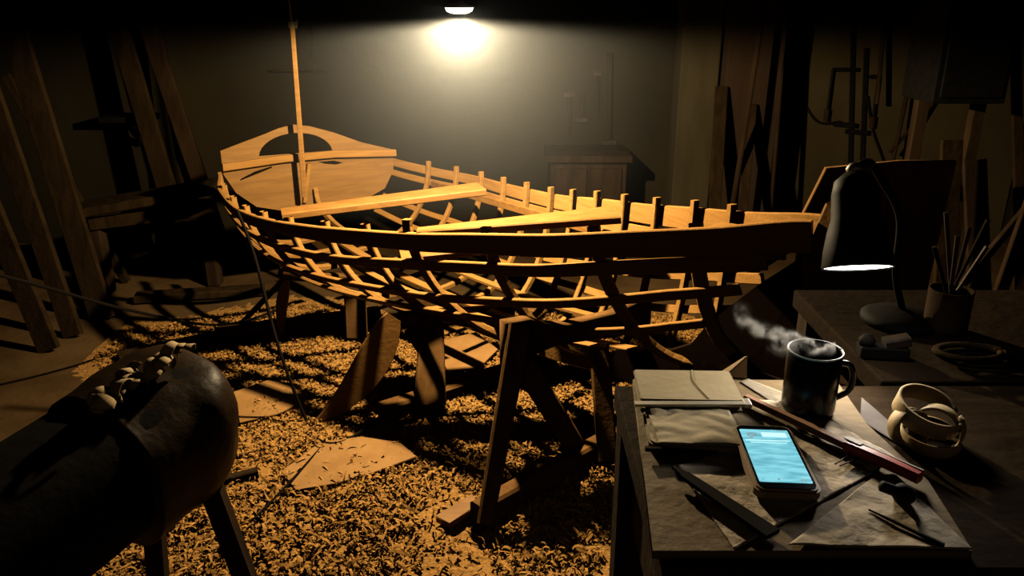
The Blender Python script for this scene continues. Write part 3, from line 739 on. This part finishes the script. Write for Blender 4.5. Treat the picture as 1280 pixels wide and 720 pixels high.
bm = B(); tube(bm, [tp+V((0, 0, .008)), tp+V((.03, .02, .016)), tp+V((.07, .05, -.02)), V((.71, 1.42, 1.22)), V((.74, 1.46, 1.10)), V((.78, 1.49, SZ+.03))], .007, 10, 30); obj('arm', bm, 'black', dl, True)
bm = lathe(B(), [(0, .0015), (.075, .0015), (.075, .012), (.06, .02), (.012, .03), (0, .03)], (.78, 1.49, SZ), 36); obj('base', bm, 'black', dl, True)
l2 = bpy.data.lights.new('desk_light', 'SPOT'); l2.energy = 8.5; l2.color = (1, .90, .76); l2.spot_size = R(125); l2.spot_blend = 1; l2.shadow_soft_size = .045
lo2 = bpy.data.objects.new('desk_light', l2); C.objects.link(lo2); lo2.location = lt+tilt @ V((0, 0, -.004)); lo2.rotation_euler = (R(-42), R(46), 0)

# things on the side table
pl_ = thing('block_plane', P(1102, 446, z=SZ), 'small dark block plane on the side table behind the mug', 'plane')
c = P(1102, 446, z=SZ+.001)
bm = B(); box(bm, c+V((0, 0, .012)), (.085, .035, .022), rotz(R(-8)), .003); obj('sole', bm, 'black', pl_)
bm = B(); lathe(bm, [(0, .02), (.013, .022), (.015, .032), (.008, .042), (0, .043)], c+V((-.03, .003, 0)), 20); obj('front_knob', bm, 'black', pl_, True)
bm = B(); beam(bm, c+V((.0, 0, .026)), c+V((.042, -.004, .036)), .028, .018); obj('lever_cap', bm, 'iron', pl_)
bm = B()
for k in range(4):
    cc = P(1212, 440, z=SZ+.007+.009*k)
    tube(bm, [cc+V(((.062-.003*k)*math.cos(a*.2618)+.003*math.sin(k*2), (.036-.002*k)*math.sin(a*.2618), 0)) for a in range(25)], .005, 8)
tag(obj('rope_coil', bm, 'timber', None, True), 'dim brown coil of rope on the side table at right', 'rope')
jb = thing('tool_jar', P(1180, 412, z=SZ), 'dark jar of tools on the side table right of the lamp', 'jar'); c = P(1180, 412, z=SZ+.001)
bm = lathe(B(), [(0, 0), (.036, 0), (.040, .01), (.040, .085), (.037, .085), (.036, .008), (0, .006)], c, 28); obj('jar', bm, 'darktimber', jb, True)
for k in range(6):
    a = k*1.05; bm = B(); tp_ = c+V((.05*math.cos(a), .03*math.sin(a), .17+.03*(k % 3)))
    tube(bm, [c+V((.018*math.cos(a+3), .018*math.sin(a+3), .012)), tp_], [.003, .0045], 7); obj('tool', bm, 'timber' if k % 2 else 'iron', jb)

# ------------------------------------------------------------------ leather covered horse at lower left
lh = thing('saddle_horse', (-.98, 1.6, 0), 'black padded work horse at lower left draped with dark glossy leather', 'work horse')
E0 = V((-.785, 1.80, .648)); ad = V((-.45, -.89, -.13)).normalized(); asd = V((-ad.y, ad.x, 0)).normalized()*-1
def horse_loft(off0, off1, n, a, h, grow=0, noiseamp=0, open_=False, drop=0):
    bm = B(); rings = []; seg = 40
    for i in range(n):
        f = i/(n-1); d = off0+(off1-off0)*f
        cap = min(1, math.sqrt(max(0, 1-((max(0, .11-d))/.115)**2)))
        ring = []
        for k in range(seg):
            t = 2*math.pi*k/seg; cs, sn = math.cos(t), math.sin(t)
            x = math.copysign(abs(cs)**.75, cs)*(a+grow)*(.55+.45*cap); z = math.copysign(abs(sn)**.8, sn)*(h+grow)*(.62+.38*cap)
            if drop and sn < 0: z *= drop
            p = E0+ad*(d)+asd*x+V((0, 0, z))
            if noiseamp: q = noise.noise(p*6)*noiseamp+noise.noise(p*14)*noiseamp*.3; p = p+(asd*cs+V((0, 0, sn)))*q
            ring.append(bm.verts.new(p))
        rings.append(ring)
    for i in range(n-1):
        for k in range(seg): bm.faces.new((rings[i][k], rings[i][(k+1) % seg], rings[i+1][(k+1) % seg], rings[i+1][k]))
    bm.faces.new(rings[0]); bm.faces.new(rings[-1][::-1])
    return bm
obj('padded_body', horse_loft(.0, .95, 30, .17, .15), 'blackleather', lh, True)
obj('leather_cover', horse_loft(-.015, .30, 26, .17, .15, .014, .022, drop=1.12), 'leather', lh, True, label='glossy dark brown leather')
bm = B()
tube(bm, [E0+ad*.05+asd*.165+V((0, 0, .02)), E0+ad*.02+asd*.15+V((0, 0, -.08)), E0+ad*.03+asd*.12+V((0, 0, -.15))], .004, 6, 12); obj('seam', bm, 'leather', lh, True)
for (d, s_) in ((.10, 1), (.10, -1), (.78, 1), (.78, -1)):
    tpv = E0+ad*d+asd*s_*.10+V((0, 0, -.12)); ft = V((tpv.x, tpv.y, .03))+asd*s_*.10-ad*.03
    obj('leg', beam(B(), tpv, ft, .05, .045, up=(0, 1, 0)), 'darktimber', lh)
bm = B()
for k in range(26):
    u = k/25; c = E0+ad*(.30-.22*u)-asd*.05+V((0, 0, .163))+V((random.gauss(0, .012), random.gauss(0, .012), random.uniform(0, .02)+.012*u))
    ribbon(bm, c, random.uniform(.012, .026), random.uniform(.02, .036), random.uniform(.3, .7), Matrix.Rotation(random.uniform(0, 3), 3, 'X') @ Matrix.Rotation(random.uniform(0, 3), 3, 'Y'), .002, .004, 12)
M['dimcurl'] = mat('dusty_shaving', (.42, .29, .13), .8, (.55, .39, .2), (40, 40, 40), 4)
tag(obj('shaving_clump', bm, 'dimcurl', None, True), 'ragged clump of dusty shavings on the ridge of the leather-draped horse', 'wood shavings', kind='stuff')

# ------------------------------------------------------------------ planks leaning on the left wall
def lean(name, a, b, w, th, m, label, cat, group=None):
    return tag(obj(name, beam(B(), a, b, w, th, up=(0, 1, 0)), m), label, cat, group)
G = 'planks leaning at the left'
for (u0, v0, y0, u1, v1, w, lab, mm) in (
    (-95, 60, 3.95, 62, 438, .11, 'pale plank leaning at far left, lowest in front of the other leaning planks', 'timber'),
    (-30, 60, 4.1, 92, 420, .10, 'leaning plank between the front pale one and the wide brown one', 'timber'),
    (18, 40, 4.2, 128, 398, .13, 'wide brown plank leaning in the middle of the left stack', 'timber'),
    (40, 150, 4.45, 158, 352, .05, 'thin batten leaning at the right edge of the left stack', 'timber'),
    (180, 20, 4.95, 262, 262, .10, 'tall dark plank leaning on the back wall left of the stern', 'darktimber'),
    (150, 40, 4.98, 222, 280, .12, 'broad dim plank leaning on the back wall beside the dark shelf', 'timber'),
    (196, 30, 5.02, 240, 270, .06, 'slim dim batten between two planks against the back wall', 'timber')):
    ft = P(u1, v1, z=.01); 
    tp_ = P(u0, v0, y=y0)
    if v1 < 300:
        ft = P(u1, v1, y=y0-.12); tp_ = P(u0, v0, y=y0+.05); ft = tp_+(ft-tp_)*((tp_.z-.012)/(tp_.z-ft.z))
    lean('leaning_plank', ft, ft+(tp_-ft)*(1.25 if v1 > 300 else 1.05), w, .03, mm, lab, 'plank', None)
# dark shelf bracket and low bench at the back left
sh = thing('wall_shelf', P(163, 147, y=5.1), 'small dark shelf on the back wall at upper left', 'shelf')
c = P(163, 147, y=5.15)
bm = B(); box(bm, c, (.30, .22, .035)); obj('board', bm, 'black', sh)
bm = B(); beam(bm, c+V((0, .10, -.18)), c+V((0, -.06, -.02)), .03, .03, up=(0, 1, 0)); obj('bracket', bm, 'black', sh)
lb = thing('low_bench', (-2.45, 4.75, 0), 'low rough bench against the back wall at left', 'bench')
z_ = .52
bm = B(); beam(bm, P(100, 262, y=4.3), P(272, 232, y=4.45), .26, .05, n=4); obj('seat_board', bm, 'timber', lb)
bm = B(); beam(bm, P(112, 280, y=4.25), P(262, 262, y=4.4), .03, .07, n=4); obj('rail', bm, 'timber', lb)
for (u, v, y) in ((118, 275, 4.3), (255, 250, 4.44)):
    q = P(u, v, y=y); bm = B(); beam(bm, q, V((q.x, q.y, .012)), .08, .08, up=(0, 1, 0)); obj('leg', bm, 'darktimber', lb)
for (u, v, s_, lab) in ((172, 325, .11, 'pale wooden block below the low bench, left of two'), (207, 308, .10, 'pale wooden block below the low bench, right of two')):
    q = P(u, v, z=.06); bm = B(); box(bm, (q.x, q.y, .056), (s_*1.2, s_, .10), rotz(R(25)), .006); tag(obj('wood_block', bm, 'timber'), lab, 'block')

# hanging rail with tools, back wall, left of centre
c = P(377, 88, y=5.2)
hr = thing('wall_rail', c, 'thin pale rail on the back wall behind the batten', 'rail')
bm = B(); beam(bm, P(340, 88, y=5.22), P(415, 88, y=5.22), .02, .014); obj('rail', bm, 'timber', hr)
for u in (350, 405):
    bm = B(); q = P(u, 88, y=5.22); tube(bm, [q, V((q.x, Y1, q.z))], .006, 6); obj('peg', bm, 'iron', hr)
for (u, v0, v1, w, lab) in ((378, 30, 66, .05, 'small dark plate hung on the back wall above the thin rail'), (392, 24, 72, .025, 'narrow dark strip hung on the back wall above the thin rail')):
    bm = B(); beam(bm, P(u, v0, y=5.28), P(u, v1, y=5.28), w, .02, up=(0, 1, 0)); tag(obj('wall_plate', bm, 'darktimber'), lab, 'plate')

# centre back: cabinet with tool board
cb_ = thing('cabinet', (.42, 5.0, 0), 'dim low cabinet against the back wall behind the boat', 'cabinet')
top_z = P(730, 194, y=4.9).z
xa, xb = P(682, 194, y=4.9).x, P(790, 194, y=4.9).x
bm = B(); box(bm, ((xa+xb)/2, 5.07, top_z-.02), (xb-xa, .42, .04), bev=.004); obj('top', bm, 'darktimber', cb_)
bm = B(); box(bm, ((xa+xb)/2, 5.08, (top_z-.04)/2+.005), (xb-xa-.06, .36, top_z-.05)); obj('body', bm, 'darktimber', cb_)
for k in (0, 1):
    bm = B(); xw = (xb-xa-.1)/2; box(bm, (xa+.05+xw*(k+.5), 4.89, top_z/2), (xw-.02, .02, top_z-.16), bev=.003); d_ = obj('door', bm, 'darktimber', cb_)
    bm = lathe(B(), [(0, 0), (.012, 0), (.014, .012), (0, .02)], (xa+.05+xw+(.05 if k else -.05), 4.88, top_z*.6), 12, Matrix.Rotation(R(90), 3, 'X')); obj('knob', bm, 'iron', d_)
GT = 'tools on the back wall above the cabinet'
for (u, v0, v1, w, lab, hd) in ((712, 118, 168, .03, 'small dim tool hung leftmost above the cabinet', 1), (727, 118, 150, .035, 'small dim tool hung second from the left above the cabinet', 0),
        (747, 92, 145, .022, 'slender dim tool hung third above the cabinet', 1), (762, 66, 178, .035, 'longest dark tool hung above the cabinet', 0)):
    t_ = thing('hanging_tool', P(u, v0, y=5.25), lab, 'tool', GT)
    bm = B(); beam(bm, P(u, v0, y=5.27), P(u, v1, y=5.27), w, .02, up=(0, 1, 0), w2=w*.5); obj('handle', bm, 'timber', t_)
    bm = B(); q = P(u, v0 if hd else v1, y=5.27); box(bm, q, (w*2.6, .024, .03), bev=.004); obj('head', bm, 'iron', t_)

# right wall area: poles, clamps, hanging cords
def pole(u0, v0, u1, v1, y, r, m, label, name='pole', cat='pole'):
    a_, b_ = P(u0, v0, y=y+.1), P(u1, v1, y=y)
    if v1 > 240 and y < 5: b_ = a_+(b_-a_)*((a_.z-.012)/(a_.z-b_.z))
    bm = B(); tube(bm, [a_, a_.lerp(b_, .5)+V((.006, 0, 0)), b_], r, 8, 8)
    return tag(obj(name, bm, m), label, cat)
pole(962, -40, 916, 250, 4.75, .016, 'darktimber', 'long dark pole leaning left of the hanging clamps')
pole(985, -30, 960, 300, 4.95, .012, 'darktimber', 'thin dark pole leaning just right of the longest one')
b_ = P(902, 108, y=4.98); a_ = P(892, 280, y=4.7); bm = B(); beam(bm, b_+(a_-b_)*((b_.z-.012)/(b_.z-a_.z)), b_, .075, .02, up=(0, 1, 0)); tag(obj('leaning_board', bm, 'timber'), 'narrow reddish board leaning beside the brown wall post', 'board')
b_ = P(940, 130, y=4.98); a_ = P(925, 300, y=4.6); bm = B(); beam(bm, b_+(a_-b_)*((b_.z-.012)/(b_.z-a_.z)), b_, .06, .02, up=(0, 1, 0)); tag(obj('leaning_board', bm, 'darktimber'), 'dark board leaning below the hanging clamps at the left', 'board')
def fclamp(u, v0, v1, ua, va, y, label, arm_w=30):
    t_ = thing('bar_clamp', P(u, v1, y=y), label, 'clamp')
    bm = B(); beam(bm, P(u, v0, y=y), P(u-6, v1, y=y), .028, .012, up=(0, 1, 0)); obj('bar', bm, 'black', t_)
    bm = B(); beam(bm, P(u+4, va, y=y-.01), P(ua, va, y=y-.01), .02, .024, up=(0, 0, 1)); obj('fixed_jaw', bm, 'black', t_)
    bm = B(); tube(bm, [P(ua, va, y=y-.01), P(ua-7, va+55, y=y-.01)], .009, 8); obj('screw', bm, 'black', t_)
    bm = B(); tube(bm, [P(ua-7, va+50, y=y-.01), P(ua-9, va+64, y=y-.01)], .018, 10); obj('screw_handle', bm, 'darktimber', t_)
    bm = B(); beam(bm, P(u+2, va+70, y=y-.01), P(u-26, va+68, y=y-.01), .02, .03); obj('sliding_jaw', bm, 'black', t_)
fclamp(1068, -30, 235, 1041, 87, 5.283, 'iron bar clamp hanging on the right wall with squared jaw and screw')
fclamp(1083, 60, 215, 1098, 96, 5.283, 'second bar clamp hanging close behind the squared one')
fclamp(958, 90, 152, 972, 112, 5.283, 'small bar clamp hanging between the leaning poles')
pole(1108, -30, 1096, 130, 5.18, .013, 'darktimber', 'short dark rod hanging right of the clamps')
pole(1152, 20, 1116, 200, 5.18, .014, 'darktimber', 'dark rod leaning behind the desk lamp toward the right')
pole(1172, 122, 1112, 190, 5.18, .012, 'darktimber', 'short dark rod slanting down left above the desk lamp')
#pole(1070, 190, 1052, 250, 5.18, .012, 'darktimber', 'stub of dark rod below the clamps')
#pole(968, 205, 955, 280, 5.18, .012, 'darktimber', 'short dark stick on the wall below the small clamp')
bm = B(); tube(bm, [P(977, -20, y=5.29), P(982, 60, y=5.29), P(1002, 120, y=5.29), P(1022, 152, y=5.28), P(1050, 152, y=5.27)], .008, 8, 30)
tag(obj('hanging_cable', bm, 'cord'), 'dark cable drooping on the wall between pole and clamps', 'cable')
bm = B(); tube(bm, [P(1084, 120, y=5.28), P(1090, 160, y=5.28), P(1102, 195, y=5.28), P(1108, 215, y=5.28)], .007, 8, 20)
tag(obj('hanging_cable', bm, 'cord'), 'short dark cable hanging right of the clamps behind the desk lamp', 'cable')
# tall dark cupboard at right
cu = thing('cupboard', (1.98, 3.75, 0), 'tall black cupboard standing at the right', 'cupboard')
pA = P(1170, 100, y=3.6); pB = P(1262, 100, y=3.6)
bm = B(); box(bm, ((pA.x+pB.x)/2, 3.75, 1.83), (pB.x-pA.x, .3, 1.35), bev=.006); obj('body', bm, 'black', cu)
bm = B(); box(bm, ((pA.x+pB.x)/2, 3.592, 1.83), (pB.x-pA.x-.05, .015, 1.29), bev=.003); obj('door', bm, 'black', cu)
for x in (pA.x+.03, pB.x-.03):
    bm = B(); box(bm, (x, 3.75, .58), (.05, .05, 1.15)); obj('leg', bm, 'darktimber', cu)
bm = B(); box(bm, ((pA.x+pB.x)/2, 3.75, .8), (pB.x-pA.x, .28, .03)); obj('shelf', bm, 'timber', cu)
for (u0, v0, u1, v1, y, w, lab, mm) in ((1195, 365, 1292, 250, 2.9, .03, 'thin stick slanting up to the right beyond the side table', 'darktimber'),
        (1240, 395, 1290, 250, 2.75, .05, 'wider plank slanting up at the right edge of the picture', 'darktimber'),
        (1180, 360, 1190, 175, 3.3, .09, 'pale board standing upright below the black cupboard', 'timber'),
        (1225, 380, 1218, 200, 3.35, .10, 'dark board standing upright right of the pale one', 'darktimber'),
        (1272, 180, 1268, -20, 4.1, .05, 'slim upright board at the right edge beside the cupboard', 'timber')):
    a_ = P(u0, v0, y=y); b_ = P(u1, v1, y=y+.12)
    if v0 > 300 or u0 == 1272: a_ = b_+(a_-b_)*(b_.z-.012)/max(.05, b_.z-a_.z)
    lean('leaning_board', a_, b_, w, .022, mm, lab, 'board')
# ------------------------------------------------------------------ haze, world, view
M['haze'] = vol_mat('haze', .05, 1, (.86, .93, 1), .3, flat=True)
nt = M['haze'].node_tree; n_, l_ = nt.nodes, nt.links
tc = n_.new('ShaderNodeTexCoord'); le = n_.new('ShaderNodeVectorMath'); le.operation = 'LENGTH'
mpn = n_.new('ShaderNodeMapping'); hc = V((LP.x, LP.y+1.03, .8))
mpn.inputs['Location'].default_value = (-(LP.x-hc.x)/1, -(LP.y-hc.y)/1, -(LP.z-.25-hc.z)/1)
l_.new(tc.outputs['Object'], mpn.inputs[0]); l_.new(mpn.outputs[0], le.inputs[0])
mr = n_.new('ShaderNodeMapRange'); mr.interpolation_type = 'SMOOTHSTEP'
mr.inputs['From Min'].default_value = .1; mr.inputs['From Max'].default_value = 1.05; mr.inputs['To Min'].default_value = .115; mr.inputs['To Max'].default_value = 0
l_.new(le.outputs['Value'], mr.inputs['Value']); l_.new(mr.outputs[0], n_['Volume Scatter'].inputs['Density'])
bm = B(); box(bm, (hc.x, hc.y, .8+.9), (3.6, 2.38, 1.8))
hz = obj('haze', bm, 'haze'); tag(hz, 'dusty haze glowing around and below the hanging lamp', 'haze', kind='stuff')

w = bpy.data.worlds.new('world'); bpy.context.scene.world = w; w.use_nodes = True
w.node_tree.nodes['Background'].inputs[0].default_value = (.028, .019, .011, 1); w.node_tree.nodes['Background'].inputs[1].default_value = 1
sc = bpy.context.scene
sc.view_settings.view_transform = 'Standard'; sc.view_settings.look = 'None'; sc.view_settings.exposure = 0; sc.view_settings.gamma = 1; sc.view_settings.use_curve_mapping = False
sc.cycles.volume_bounces = 0; sc.cycles.max_bounces = 5; sc.cycles.diffuse_bounces = 0; sc.cycles.use_denoising = True; sc.cycles.volume_step_rate = 1
